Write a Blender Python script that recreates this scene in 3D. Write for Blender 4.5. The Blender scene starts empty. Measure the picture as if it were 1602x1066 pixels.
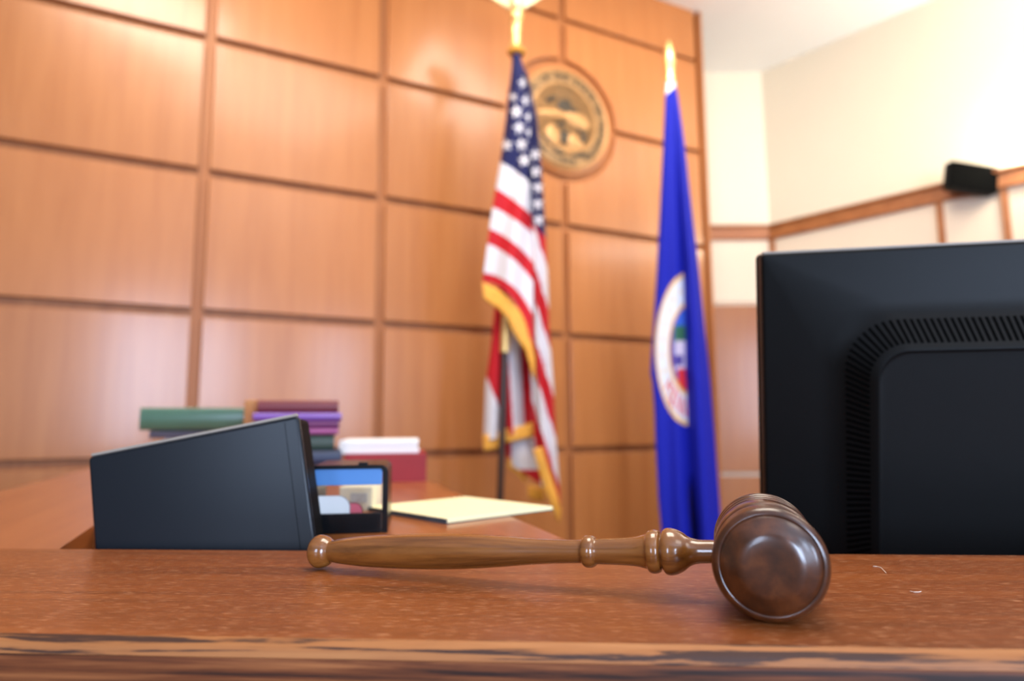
import bpy, bmesh, math, random
import numpy as np
from mathutils import Vector, Matrix
R = math.radians
random.seed(7)
SC = bpy.context.scene
COL = SC.collection
# ------------------------------------------------------------------ camera
FPX = 1068.0
TZ = 0.90                                   # height of the bench top over the floor
CAMZ = TZ + 0.102
CM = (Matrix.Translation((0, 0, CAMZ)) @ Matrix.Rotation(R(90 + 7.05), 4, 'X') @ Matrix.Rotation(R(-0.38), 4, 'Z'))
CI = CM.inverted()
CR = np.array(CM.to_3x3()); CP = np.array(CM.translation)
cd = bpy.data.cameras.new('camera'); cam = bpy.data.objects.new('camera', cd); COL.objects.link(cam)
cam.matrix_world = CM
cd.sensor_width = 36.0; cd.lens = 36.0 * FPX / 1602; cd.clip_start = 0.01
cd.dof.use_dof = True; cd.dof.focus_distance = 0.435; cd.dof.aperture_fstop = 4.0; cd.dof.aperture_blades = 9
SC.camera = cam

def ray(px, py):
    return Vector(CR @ np.array([(px - 801) / FPX, -(py - 533) / FPX, -1.0]))
def at(px, py, Y):
    d = ray(px, py); return Vector((0, 0, CAMZ)) + d * (Y / d.y)
def on_z(px, py, z):
    d = ray(px, py); return Vector((0, 0, CAMZ)) + d * ((z - CAMZ) / d.z)
def on_plane(px, py, P0, N):
    d = ray(px, py); o = Vector((0, 0, CAMZ)); return o + d * ((Vector(P0) - o).dot(N) / d.dot(N))
def proj(P):
    q = CI @ Vector(P); return (801 + FPX * q.x / -q.z, 533 - FPX * q.y / -q.z)
def at_np(px, py, Y):
    d = np.stack([(px - 801) / FPX, -(py - 533) / FPX, -np.ones_like(px)], -1) @ CR.T
    return CP + d * (Y / d[..., 1])[..., None]

# ------------------------------------------------------------------ materials
def lin(*c):
    return tuple(((x / 255) / 12.92 if x / 255 <= 0.04045 else ((x / 255 + 0.055) / 1.055) ** 2.4) for x in c[:3])
def new_mat(name):
    m = bpy.data.materials.new(name); m.use_nodes = True
    nt = m.node_tree; b = nt.nodes['Principled BSDF']
    return m, nt, b
def plain(name, rgb, rough=0.5, metal=0.0, spec=0.5, coat=0.0, var=0.0, vscale=20, bump=0.0, bscale=200, coat_rough=0.05, sheen=0.0):
    m, nt, b = new_mat(name); c = lin(*rgb)
    b.inputs['Roughness'].default_value = rough; b.inputs['Metallic'].default_value = metal
    b.inputs['Specular IOR Level'].default_value = spec; b.inputs['Coat Weight'].default_value = coat
    b.inputs['Coat Roughness'].default_value = coat_rough; b.inputs['Sheen Weight'].default_value = sheen
    tc = nt.nodes.new('ShaderNodeTexCoord')
    no = nt.nodes.new('ShaderNodeTexNoise'); no.inputs['Scale'].default_value = vscale; no.inputs['Detail'].default_value = 4
    nt.links.new(tc.outputs['Object'], no.inputs['Vector'])
    rp = nt.nodes.new('ShaderNodeValToRGB')
    rp.color_ramp.elements[0].position = 0.3; rp.color_ramp.elements[1].position = 0.7
    rp.color_ramp.elements[0].color = tuple(x * (1 - var) for x in c) + (1,)
    rp.color_ramp.elements[1].color = tuple(min(1, x * (1 + var)) for x in c) + (1,)
    nt.links.new(no.outputs['Fac'], rp.inputs['Fac']); nt.links.new(rp.outputs['Color'], b.inputs['Base Color'])
    if bump:
        n2 = nt.nodes.new('ShaderNodeTexNoise'); n2.inputs['Scale'].default_value = bscale
        nt.links.new(tc.outputs['Object'], n2.inputs['Vector'])
        bp = nt.nodes.new('ShaderNodeBump'); bp.inputs['Strength'].default_value = bump; bp.inputs['Distance'].default_value = 0.001
        nt.links.new(n2.outputs['Fac'], bp.inputs['Height']); nt.links.new(bp.outputs['Normal'], b.inputs['Normal'])
    return m
def wood(name, dark, mid, light, scale, stretch, axis=0, rot=0.0, rough=0.35, coat=0.0, coat_rough=0.1, pores=0.0, porecol=(215, 160, 110),
         porescale=(14, 420, 420), bump=0.0, attr=None, big=0.0, spec=0.5, pos=(0.3, 0.52, 0.75)):
    """grain runs along local AXIS; STRETCH = how much longer than wide the figure is"""
    m, nt, b = new_mat(name); L = nt.links.new
    b.inputs['Roughness'].default_value = rough; b.inputs['Coat Weight'].default_value = coat; b.inputs['Coat Roughness'].default_value = coat_rough
    b.inputs['Specular IOR Level'].default_value = spec
    tc = nt.nodes.new('ShaderNodeTexCoord')
    mp = nt.nodes.new('ShaderNodeMapping'); mp.inputs['Rotation'].default_value = (0, 0, rot)
    s = [scale] * 3; s[axis] = scale / stretch; mp.inputs['Scale'].default_value = s
    mr = nt.nodes.new('ShaderNodeMapping'); mr.inputs['Rotation'].default_value = (0, 0, rot); L(tc.outputs['Object'], mr.inputs['Vector'])
    mp.inputs['Rotation'].default_value = (0, 0, 0); L(mr.outputs['Vector'], mp.inputs['Vector'])
    n1 = nt.nodes.new('ShaderNodeTexNoise'); n1.inputs['Scale'].default_value = 1; n1.inputs['Detail'].default_value = 7; n1.inputs['Roughness'].default_value = 0.62
    n1.inputs['Distortion'].default_value = 0.35
    L(mp.outputs['Vector'], n1.inputs['Vector'])
    rp = nt.nodes.new('ShaderNodeValToRGB'); e = rp.color_ramp.elements
    e[0].position = pos[0]; e[0].color = lin(*dark) + (1,); e[1].position = pos[2]; e[1].color = lin(*light) + (1,)
    k = e.new(pos[1]); k.color = lin(*mid) + (1,)
    L(n1.outputs['Fac'], rp.inputs['Fac']); out = rp.outputs['Color']
    if big:
        n3 = nt.nodes.new('ShaderNodeTexNoise'); n3.inputs['Scale'].default_value = 1; n3.inputs['Detail'].default_value = 2
        m3 = nt.nodes.new('ShaderNodeMapping'); s3 = [scale / 6] * 3; s3[axis] = scale / stretch / 5; m3.inputs['Scale'].default_value = s3
        L(mr.outputs['Vector'], m3.inputs['Vector']); L(m3.outputs['Vector'], n3.inputs['Vector'])
        mm = nt.nodes.new('ShaderNodeMapRange'); mm.inputs['From Min'].default_value = 0.3; mm.inputs['From Max'].default_value = 0.7
        mm.inputs['To Min'].default_value = 1 - big; mm.inputs['To Max'].default_value = 1 + big * 0.6
        L(n3.outputs['Fac'], mm.inputs['Value'])
        mx = nt.nodes.new('ShaderNodeMix'); mx.data_type = 'RGBA'; mx.blend_type = 'MULTIPLY'; mx.inputs[0].default_value = 1
        L(out, mx.inputs[6]); L(mm.outputs['Result'], mx.inputs[7]); out = mx.outputs[2]
    if pores:
        m2 = nt.nodes.new('ShaderNodeMapping'); s2 = list(porescale); s2[0], s2[axis] = s2[axis], s2[0]; m2.inputs['Scale'].default_value = s2
        L(mr.outputs['Vector'], m2.inputs['Vector'])
        n2 = nt.nodes.new('ShaderNodeTexNoise'); n2.inputs['Scale'].default_value = 1; n2.inputs['Detail'].default_value = 2
        L(m2.outputs['Vector'], n2.inputs['Vector'])
        mr2 = nt.nodes.new('ShaderNodeMapRange'); mr2.inputs['From Min'].default_value = 0.57; mr2.inputs['From Max'].default_value = 0.70
        mr2.inputs['To Max'].default_value = pores; L(n2.outputs['Fac'], mr2.inputs['Value'])
        mx2 = nt.nodes.new('ShaderNodeMix'); mx2.data_type = 'RGBA'; L(mr2.outputs['Result'], mx2.inputs[0])
        L(out, mx2.inputs[6]); mx2.inputs[7].default_value = lin(*porecol) + (1,); out = mx2.outputs[2]
        if bump:
            bp = nt.nodes.new('ShaderNodeBump'); bp.inputs['Strength'].default_value = bump; bp.inputs['Distance'].default_value = 0.0006
            L(n2.outputs['Fac'], bp.inputs['Height']); L(bp.outputs['Normal'], b.inputs['Normal'])
    if attr:
        a = nt.nodes.new('ShaderNodeAttribute'); a.attribute_name = attr
        mx3 = nt.nodes.new('ShaderNodeMix'); mx3.data_type = 'RGBA'; mx3.blend_type = 'MULTIPLY'; mx3.inputs[0].default_value = 1
        L(out, mx3.inputs[6]); L(a.outputs['Color'], mx3.inputs[7]); out = mx3.outputs[2]
    L(out, b.inputs['Base Color'])
    return m
def attr_cloth(name, rough=0.75):
    m, nt, b = new_mat(name)
    a = nt.nodes.new('ShaderNodeAttribute'); a.attribute_name = 'Col'
    nt.links.new(a.outputs['Color'], b.inputs['Base Color'])
    b.inputs['Roughness'].default_value = rough; b.inputs['Specular IOR Level'].default_value = 0.25
    tc = nt.nodes.new('ShaderNodeTexCoord'); wv = nt.nodes.new('ShaderNodeTexNoise'); wv.inputs['Scale'].default_value = 900
    nt.links.new(tc.outputs['Object'], wv.inputs['Vector'])
    bp = nt.nodes.new('ShaderNodeBump'); bp.inputs['Strength'].default_value = 0.15; bp.inputs['Distance'].default_value = 0.0005
    nt.links.new(wv.outputs['Fac'], bp.inputs['Height']); nt.links.new(bp.outputs['Normal'], b.inputs['Normal'])
    return m

M = {}
M['panel'] = wood('wall veneer', (168, 102, 51), (175, 109, 57), (181, 115, 62), 22, 14, axis=2, rough=0.36, attr='tone', big=0.035, spec=0.35, coat=0.42, coat_rough=0.17)
M['groove'] = wood('reveal wood', (150, 90, 48), (160, 99, 55), (168, 107, 61), 22, 14, axis=2, rough=0.45, spec=0.3)
M['ledge'] = wood('bench ledge wood', (110, 56, 17), (136, 70, 24), (152, 84, 32), 55, 22, axis=0, rough=0.40, coat=0.12, coat_rough=0.2, pores=0.8,
                  porecol=(196, 136, 94), porescale=(95, 800, 800), bump=0.3, big=0.12)
M['desk'] = wood('bench desk wood', (148, 80, 36), (162, 92, 46), (172, 102, 54), 45, 18, axis=1, rough=0.3, coat=0.3, coat_rough=0.18, big=0.08)
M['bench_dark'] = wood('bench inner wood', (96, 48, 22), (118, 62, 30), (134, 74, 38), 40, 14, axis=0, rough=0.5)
M['nosing'] = wood('worn nosing wood', (70, 44, 32), (158, 98, 54), (178, 118, 68), 170, 26, axis=0, rough=0.55, spec=0.3, big=0.14, pos=(0.44, 0.48, 0.75))
M['nosing_low'] = wood('front edge wood', (44, 22, 13), (108, 56, 27), (156, 94, 52), 190, 34, axis=0, rough=0.55, spec=0.3, big=0.15, pos=(0.38, 0.5, 0.66))
M['handle'] = wood('gavel handle wood', (78, 40, 14), (134, 80, 32), (154, 99, 45), 90, 14, axis=2, rough=0.25, coat=0.9, coat_rough=0.08, big=0.18)
M['head'] = wood('gavel head wood', (46, 20, 7), (76, 36, 13), (104, 54, 22), 80, 6, axis=2, rough=0.3, coat=0.6, coat_rough=0.16, big=0.2)
M['black'] = plain('black plastic', (14, 14, 14), 0.42, spec=0.13, bump=0.12, bscale=1500)
M['blackmat'] = plain('black matte plastic', (8, 8, 8), 0.55, spec=0.1)
M['blackslot'] = plain('black void', (3, 3, 3), 0.8, spec=0.03)
M['blackgloss'] = plain('black gloss plastic', (12, 13, 16), 0.25, spec=0.35)
M['screenback'] = plain('dark screen cover', (20, 24, 30), 0.27, spec=0.24)  # slight blue in the base stands in for window sheen
M['glass'] = plain('dark display', (8, 9, 11), 0.1)
M['trayface'] = plain('tray plastic painted reflection', (74, 124, 182), 0.25, spec=0.6)  # blue base colour stands in for a window reflected on the flap
M['cream'] = plain('cream paint', (236, 220, 194), 0.7, var=0.01, vscale=3)
M['creampanel'] = plain('cream panel', (236, 214, 188), 0.7, var=0.01, vscale=3)
M['ceiling'] = plain('ceiling paint', (252, 250, 245), 0.8, var=0.01, vscale=3)
M['floor'] = plain('carpet', (92, 80, 72), 0.95, var=0.15, vscale=300)
M['rail'] = wood('rail wood', (150, 88, 46), (172, 104, 58), (186, 118, 68), 26, 14, axis=0, rough=0.4)
M['brass'] = plain('polished brass', (240, 202, 132), 0.32, metal=0.75, var=0.05, vscale=40)
M['eagle'] = plain('gilded eagle', (244, 222, 168), 0.35, metal=0.6, var=0.05, vscale=60)
M['gold'] = plain('gold fringe', (236, 164, 50), 0.6, var=0.12, vscale=90, sheen=0.2)
M['pole'] = plain('dark wood pole', (52, 34, 26), 0.35, var=0.1)
M['cloth'] = attr_cloth('flag cloth')
M['trim'] = plain('painted edge highlight', (150, 140, 128), 0.45)  # pale grey stands in for overhead light catching the screen edges
M['white'] = plain('white paper', (244, 240, 234), 0.8, var=0.01)
M['yellow'] = plain('yellow paper', (252, 240, 188), 0.75, var=0.01)
M['pinkp'] = plain('pink paper', (240, 112, 124), 0.75, var=0.01)
M['page'] = plain('book pages', (214, 204, 186), 0.8, var=0.06, vscale=300)
M['navy'] = plain('navy binding', (40, 50, 72), 0.55, var=0.03)
M['bronze'] = plain('bronze seal', (150, 116, 76), 0.5, metal=0.35, var=0.22, vscale=24, bump=0.6, bscale=60)
M['bronze_lt'] = plain('bronze seal polished', (190, 142, 88), 0.45, metal=0.3, var=0.08, vscale=30)
M['bronze_dk'] = plain('bronze seal patina', (66, 56, 42), 0.6, metal=0.3, var=0.15, vscale=30)

# ------------------------------------------------------------------ mesh helpers
def tag(o, label=None, cat=None, group=None, kind=None):
    if label: o['label'] = label
    if cat: o['category'] = cat
    if group: o['group'] = group
    if kind: o['kind'] = kind
    return o
def empty(name, loc, label, cat, group=None, rot=None):
    o = bpy.data.objects.new(name, None); COL.objects.link(o)
    o.empty_display_size = 0.02
    o.matrix_world = Matrix.Translation(loc) if rot is None else Matrix.Translation(loc) @ rot
    return tag(o, label, cat, group)
def finish(bm, name, mats, parent=None, smooth=False, bevel=0, world=True, mw=None, angle=40, segs=2):
    """world=True: verts are given in world space and stay there under the parent"""
    me = bpy.data.meshes.new(name)
    bmesh.ops.recalc_face_normals(bm, faces=bm.faces)
    bm.to_mesh(me); bm.free()
    for m in (mats if isinstance(mats, (list, tuple)) else [mats]): me.materials.append(m)
    o = bpy.data.objects.new(name, me); COL.objects.link(o)
    if smooth:
        for p in me.polygons: p.use_smooth = True
        try: me.set_sharp_from_angle(angle=R(angle))
        except Exception: pass
    if bevel:
        bv = o.modifiers.new('bevel', 'BEVEL'); bv.width = bevel; bv.segments = segs; bv.limit_method = 'ANGLE'; bv.angle_limit = R(35)
    if parent is not None:
        o.parent = parent
        pm = parent.matrix_world
        if parent.parent is not None: pm = parent.matrix_world
        if world: o.matrix_parent_inverse = world_of(parent).inverted()
    if mw is not None: o.matrix_basis = mw
    return o
def world_of(o):
    m = o.matrix_basis.copy()
    while o.parent is not None:
        m = o.parent.matrix_basis @ o.matrix_parent_inverse @ m if False else (world_of(o.parent) @ o.matrix_parent_inverse @ o.matrix_basis)
        return m
    return m
def box(bm, c, s, m=None, mi=0):
    """box centred at c, size s, in frame m"""
    vs = []
    for x in (-.5, .5):
        for y in (-.5, .5):
            for z in (-.5, .5):
                p = Vector((c[0] + x * s[0], c[1] + y * s[1], c[2] + z * s[2]))
                vs.append(bm.verts.new(m @ p if m is not None else p))
    for f in ((0, 1, 3, 2), (4, 6, 7, 5), (0, 4, 5, 1), (2, 3, 7, 6), (0, 2, 6, 4), (1, 5, 7, 3)):
        fc = bm.faces.new([vs[i] for i in f]); fc.material_index = mi
def prism(bm, pts, z0, z1, m=None, mi=0):
    """polygon in xy extruded z0..z1"""
    a = [bm.verts.new((m @ Vector((p[0], p[1], z0))) if m is not None else Vector((p[0], p[1], z0))) for p in pts]
    b = [bm.verts.new((m @ Vector((p[0], p[1], z1))) if m is not None else Vector((p[0], p[1], z1))) for p in pts]
    n = len(pts); fs = [bm.faces.new(a), bm.faces.new(b[::-1])]
    for i in range(n): fs.append(bm.faces.new((a[i], a[(i + 1) % n], b[(i + 1) % n], b[i])))
    for f in fs: f.material_index = mi
def lathe(bm, prof, m, n=64, mi=0):
    """profile (s, r) turned about local z in frame m"""
    rings = []
    for s, r in prof:
        if r < 1e-6: rings.append([bm.verts.new(m @ Vector((0, 0, s)))])
        else: rings.append([bm.verts.new(m @ Vector((r * math.cos(2 * math.pi * k / n), r * math.sin(2 * math.pi * k / n), s))) for k in range(n)])
    for a, b in zip(rings, rings[1:]):
        if len(a) == 1 and len(b) == 1: continue
        for k in range(n):
            j = (k + 1) % n
            if len(a) == 1: f = (a[0], b[k], b[j])
            elif len(b) == 1: f = (a[k], a[j], b[0])
            else: f = (a[k], a[j], b[j], b[k])
            bm.faces.new(f).material_index = mi
    for rg in (rings[0], rings[-1]):
        if len(rg) > 1: bm.faces.new(rg).material_index = mi
def frame(o, z, x=None):
    z = Vector(z).normalized()
    if x is None: x = Vector((0, 0, 1)) if abs(z.z) < 0.9 else Vector((1, 0, 0))
    x = Vector(x); x = (x - z * x.dot(z)).normalized(); y = z.cross(x)
    m = Matrix((x, y, z)).transposed().to_4x4(); m.translation = Vector(o)
    return m
def smooth_prof(p, n=6):
    """Catmull-Rom through the profile"""
    out = []
    for i in range(len(p) - 1):
        p0 = p[max(i - 1, 0)]; p1 = p[i]; p2 = p[i + 1]; p3 = p[min(i + 2, len(p) - 1)]
        for k in range(n):
            t = k / n
            out.append(tuple(max(0, 0.5 * (2 * b + (c - a) * t + (2 * a - 5 * b + 4 * c - d) * t * t + (3 * b - a - 3 * c + d) * t ** 3)) if j == 1 else
                             0.5 * (2 * b + (c - a) * t + (2 * a - 5 * b + 4 * c - d) * t * t + (3 * b - a - 3 * c + d) * t ** 3)
                             for j, (a, b, c, d) in enumerate(zip(p0, p1, p2, p3))))
    out.append(p[-1]); return out
def rrect(x0, x1, y0, y1, r, n=8):
    pts = []
    for cx, cy, a0 in ((x1 - r, y1 - r, 0), (x0 + r, y1 - r, 90), (x0 + r, y0 + r, 180), (x1 - r, y0 + r, 270)):
        for k in range(n + 1):
            a = R(a0 + 90 * k / n); pts.append((cx + r * math.cos(a), cy + r * math.sin(a)))
    return pts

# ================================================================== THE ROOM
CEIL = 3.50
# --- the panelled wood wall
WD = Vector((0.8859, 0.4638, 0)); WN = Vector((0.4638, -0.8859, 0)); WP = Vector((0, 3.3, 0))
WM = Matrix((WD, -WN, Vector((0, 0, 1)))).transposed().to_4x4(); WM.translation = WP   # local x along, y into the wall, z up
def wl(px, py):
    P = on_plane(px, py, WP, WN); return ((P - WP).dot(WD), P.z)
tl = [wl(319, 270)[0], wl(597, 318)[0], wl(887, 500)[0]]
tl = [tl[0] - 2 * (tl[1] - tl[0]), tl[0] - (tl[1] - tl[0])] + tl
tE = wl(1096, 60)[0]
hB, hC, hD = wl(2, 222)[1], wl(2, 470)[1], wl(2, 729)[1]
dh = (hB - hD) / 2
hl = [hD + k * dh for k in range(-2, 6)]
hl = [h for h in hl if 0.12 < h < CEIL - 0.05]
GV, GH, GD = 0.042, 0.037, 0.026
sx, sz = wl(889, 189)
sx = tl[4]                                   # the seal sits on the crossing of two reveals
SR = (wl(889, 113)[1] - wl(889, 266)[1]) / 2
CUT, RND = SR * 1.25, SR * 1.10
bm = bmesh.new()
box(bm, ((tl[0] + tE) / 2, GD + 0.05, CEIL / 2), (tE - tl[0], 0.10, CEIL), WM, 1)      # backing
tone = {}
xs = tl + [tE - 0.03]; zs = [0.0] + hl + [CEIL]
def panel(pts, t):
    n0 = len(bm.faces); bm.faces.ensure_lookup_table()
    mm = WM @ Matrix(((1, 0, 0, 0), (0, 0, 1, 0), (0, 1, 0, 0), (0, 0, 0, 1)))
    prism(bm, pts, 0.0, GD + 0.002, mm, 0)
    bm.faces.ensure_lookup_table()
    for f in bm.faces[n0:]: tone[f.index if f.index >= 0 else n0] = t; f.tag = True; TN.append((f, t))
TN = []
rw = random.Random(3)
for i in range(len(xs) - 1):
    for j in range(len(zs) - 1):
        x0, x1 = xs[i] + GV / 2, xs[i + 1] - GV / 2; z0, z1 = zs[j] + GH / 2, zs[j + 1] - GH / 2
        if j == 0: z0 = 0.0
        if j == len(zs) - 2: z1 = CEIL
        pts = [(x0, z0), (x1, z0), (x1, z1), (x0, z1)]
        out = []
        for p in pts:                          # cut the corner that meets the seal's round panel
            if math.hypot(p[0] - sx, p[1] - sz) < CUT * 0.6:
                sgx = 1 if p[0] > sx else -1; sgz = 1 if p[1] > sz else -1
                ax = abs(p[0] - sx); az = abs(p[1] - sz)
                a0 = math.asin(az / CUT); a1 = math.pi / 2 - math.asin(ax / CUT)
                arc = [(sx + sgx * CUT * math.cos(a0 + (a1 - a0) * k / 14), sz + sgz * CUT * math.sin(a0 + (a1 - a0) * k / 14)) for k in range(15)]
                i0 = pts.index(p); prev = pts[i0 - 1]
                if abs(prev[1] - p[1]) > abs(prev[0] - p[0]): arc = arc[::-1]   # arrives along the vertical side
                out += arc
            else: out.append(p)
        panel(out, rw.uniform(0.93, 1.04))
panel([(sx + RND * math.cos(2 * math.pi * k / 56), sz + RND * math.sin(2 * math.pi * k / 56)) for k in range(56)], 1.0)
box(bm, (tE - 0.012, 0.05, CEIL / 2), (0.024, 0.13, CEIL), WM, 1)                      # end strip
lay = bm.loops.layers.float_color.new('tone')
for f in bm.faces:
    for l in f.loops: l[lay] = (1, 1, 1, 1)
for f, t in TN:
    for l in f.loops: l[lay] = (t, t, t, 1)
wall_back = finish(bm, 'wall_back', [M['panel'], M['groove']], bevel=0.0025)
tag(wall_back, kind='structure', label='honey coloured wood panelled wall with a grid of recessed reveals')

# --- cream far wall and right wall
FY = 4.62
corner = at(1212, 500, FY); cx = corner.x
ze = lambda y, x=1160: at(x, y, FY).z
zr1, zr0 = ze(355), ze(377); zp0 = ze(474)
RD = Vector((0.653, -0.757, 0)).normalized(); RN = Vector((-0.757, -0.653, 0))
bm = bmesh.new(); box(bm, (cx / 2 + 0.0, FY + 0.06, CEIL / 2), (cx + 1.2, 0.12, CEIL))
tag(finish(bm, 'wall_far', M['cream']), kind='structure', label='narrow cream wall between the wood wall and the corner')
RM = Matrix((RD, -RN, Vector((0, 0, 1)))).transposed().to_4x4(); RM.translation = Vector((cx, FY, 0))
bm = bmesh.new(); box(bm, (2.2, 0.06, CEIL / 2), (4.6, 0.12, CEIL), RM)
tag(finish(bm, 'wall_right', M['cream']), kind='structure', label='cream side wall running towards the camera at right')
bm = bmesh.new()
box(bm, (cx - 0.72, FY - 0.02, (zr0 + zr1) / 2), (1.40, 0.04, zr1 - zr0)); box(bm, (cx - 0.72, FY - 0.03, zr1 - 0.008), (1.42, 0.06, 0.016))
tag(finish(bm, 'trim_1', M['rail'], bevel=0.004), kind='structure', label='wood rail on the narrow cream wall')
bm = bmesh.new()
box(bm, (2.2, -0.02, (zr0 + zr1) / 2), (4.4, 0.04, zr1 - zr0), RM); box(bm, (2.2, -0.03, zr1 - 0.008), (4.4, 0.06, 0.016), RM)
tag(finish(bm, 'trim_2', M['rail'], bevel=0.004), kind='structure', label='wood rail running along the cream side wall')
bm = bmesh.new(); box(bm, (cx - 0.70, FY - 0.008, (zr0 + zp0) / 2), (1.36, 0.016, zr0 - zp0))
tag(finish(bm, 'trim_3', M['creampanel'], bevel=0.002), kind='structure', label='cream panel under the wood rail of the far wall')
bm = bmesh.new(); box(bm, (2.2, -0.006, (zr0 + zp0) / 2), (4.36, 0.012, zr0 - zp0), RM)
tag(finish(bm, 'trim_4', M['creampanel'], bevel=0.002), kind='structure', label='cream panel under the wood rail of the side wall')
def on_right(px, py):
    P = on_plane(px, py, (cx, FY, 0), RN); return (P - Vector((cx, FY, 0))).dot(RD), P.z
n = 5
for px in (1473, 1576):
    s, z = on_right(px, 340)
    bm = bmesh.new(); box(bm, (s, -0.012, (zr0 + zp0) / 2), (0.036, 0.028, zr0 - zp0), RM)
    tag(finish(bm, 'trim_%d' % n, M['rail'], bevel=0.002), kind='structure', label='thin wood batten under the rail'); n += 1
bm = bmesh.new(); box(bm, (0.02, -0.012, (zr0 + zp0) / 2), (0.04, 0.028, zr0 - zp0), RM)
tag(finish(bm, 'trim_%d' % n, M['rail'], bevel=0.002), kind='structure', label='thin wood batten in the corner'); n += 1
zw = ze(742)
def tone_all(bm, v=1.0):
    lay = bm.loops.layers.float_color.new('tone')
    for f in bm.faces:
        for l in f.loops: l[lay] = (v, v, v, 1)
bm = bmesh.new()
box(bm, (cx - 0.70, FY - 0.012, (zp0 - 0.02 + zw) / 2 + 0.006), (1.36, 0.024, zp0 - 0.02 - zw - 0.012)); box(bm, (cx - 0.70, FY - 0.012, zw / 2 - 0.006), (1.36, 0.024, zw - 0.012))
tone_all(bm, 0.92)
tag(finish(bm, 'trim_%d' % n, M['panel'], bevel=0.002), kind='structure', label='wood wainscot below the cream panel of the far wall'); n += 1
bm = bmesh.new(); box(bm, (2.2, -0.012, (zp0 - 0.02) / 2), (4.36, 0.024, zp0 - 0.02), RM); tone_all(bm, 0.92)
tag(finish(bm, 'trim_%d' % n, M['panel'], bevel=0.002), kind='structure', label='wood wainscot of the side wall'); n += 1
bm = bmesh.new(); box(bm, (1.0, 1.0, -0.05), (9.0, 9.0, 0.10))
tag(finish(bm, 'floor', M['floor']), kind='structure', label='brown carpeted floor')
bm = bmesh.new(); box(bm, (1.0, 1.0, CEIL + 0.05), (9.0, 9.0, 0.10))
tag(finish(bm, 'ceiling', M['ceiling']), kind='structure', label='white ceiling')

# ================================================================== THE BENCH
far = [on_z(87, 860, TZ), on_z(1602, 869, TZ)]
near = [on_z(0, 990, TZ), on_z(1340, 1013, TZ)]
ld = (far[1] - far[0]).normalized(); ld2 = (near[1] - near[0]).normalized()
ld = ((ld + ld2) / 2).normalized(); ln = Vector((-ld.y, ld.x, 0))                     # ln points away from the camera
fm = (far[0] + far[1]) / 2; nm = (near[0] + near[1]) / 2
LDEP = (fm - nm).dot(ln)
LM = Matrix((ld, ln, Vector((0, 0, 1)))).transposed().to_4x4(); LM.translation = Vector((nm.x, nm.y, TZ)) - ld * (nm.dot(ld))
LMI = LM.inverted()
bench = empty('judge_bench', (0, 0.45, 0), 'reddish wood judge bench whose ledge carries the gavel, desk top running off left', 'bench')
bm = bmesh.new()
x0l, x1l = -1.1, 1.15
box(bm, ((x0l + x1l) / 2, LDEP / 2, -0.02), (x1l - x0l, LDEP, 0.04))
led = finish(bm, 'ledge', M['ledge'], bench); led.matrix_parent_inverse = bench.matrix_basis.inverted(); led.matrix_basis = LM
# worn rounded nosing: profile in (y, z), swept along x
def sweep(prof, x0, x1, nseg=1):
    bm = bmesh.new(); A = [bm.verts.new((x0, y, z)) for y, z in prof]; B = [bm.verts.new((x1, y, z)) for y, z in prof]
    k = len(prof); bm.faces.new(A); bm.faces.new(B[::-1])
    for i in range(k): bm.faces.new((A[i], A[(i + 1) % k], B[(i + 1) % k], B[i]))
    return bm
bm = sweep([(0.0, 0.0), (-0.0022, -0.0006), (-0.0042, -0.0022), (-0.0056, -0.0048), (-0.0062, -0.0076), (0.0, -0.0076)], x0l, x1l)
o = finish(bm, 'nosing', M['nosing'], bench, smooth=True); o.matrix_basis = LM; tag(o, 'pale worn rounded front edge')
bm = sweep([(0.0, -0.0078), (-0.0066, -0.0078), (-0.0072, -0.012), (-0.0072, -0.046), (0.0, -0.046)], x0l, x1l)
o = finish(bm, 'front_edge', M['nosing_low'], bench, smooth=True); o.matrix_basis = LM; tag(o, 'dark streaked front face of the ledge')
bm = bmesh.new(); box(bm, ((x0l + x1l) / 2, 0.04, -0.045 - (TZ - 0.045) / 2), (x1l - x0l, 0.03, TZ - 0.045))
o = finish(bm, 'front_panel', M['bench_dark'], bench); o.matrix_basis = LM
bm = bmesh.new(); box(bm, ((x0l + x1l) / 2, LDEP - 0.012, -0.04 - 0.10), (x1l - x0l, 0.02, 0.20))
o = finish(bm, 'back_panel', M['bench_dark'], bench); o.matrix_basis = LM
# desk top that runs off to the left, with the cut-out for the screen
def lz(px, py): return on_z(px, py, TZ)
LA, LB = lz(0, 770), lz(135, 735); ldir = (LB - LA).normalized()
RA, RB = lz(880, 843), lz(662, 750); rdir = (RB - RA).normalized()
def ext(P, d, Y): return P + d * ((Y - P.y) / d.y)
def ledge_back(x): # world point on the far edge of the ledge
    q = LM @ Vector((0, LDEP, 0)); return q + ld * ((x - q.x) / ld.x)
def meet_ledge(P, d):
    q = LM @ Vector((0, LDEP, 0)); t = (q - P).dot(ln) / d.dot(ln); return P + d * t
w0 = lz(90, 861); wdir = (lz(150, 820) - w0).normalized()
w0 = meet_ledge(w0, wdir); w1 = ext(w0, wdir, 0.735)
w3 = ledge_back(-0.118); w2 = Vector((-0.128, 0.655, TZ))
YF = 1.75
desk_pts = [meet_ledge(LA, ldir), w0, w1, w2, w3, meet_ledge(RA, rdir), RA, RB, ext(RB, rdir, YF), ext(LA, ldir, YF + 0.12)]
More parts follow.
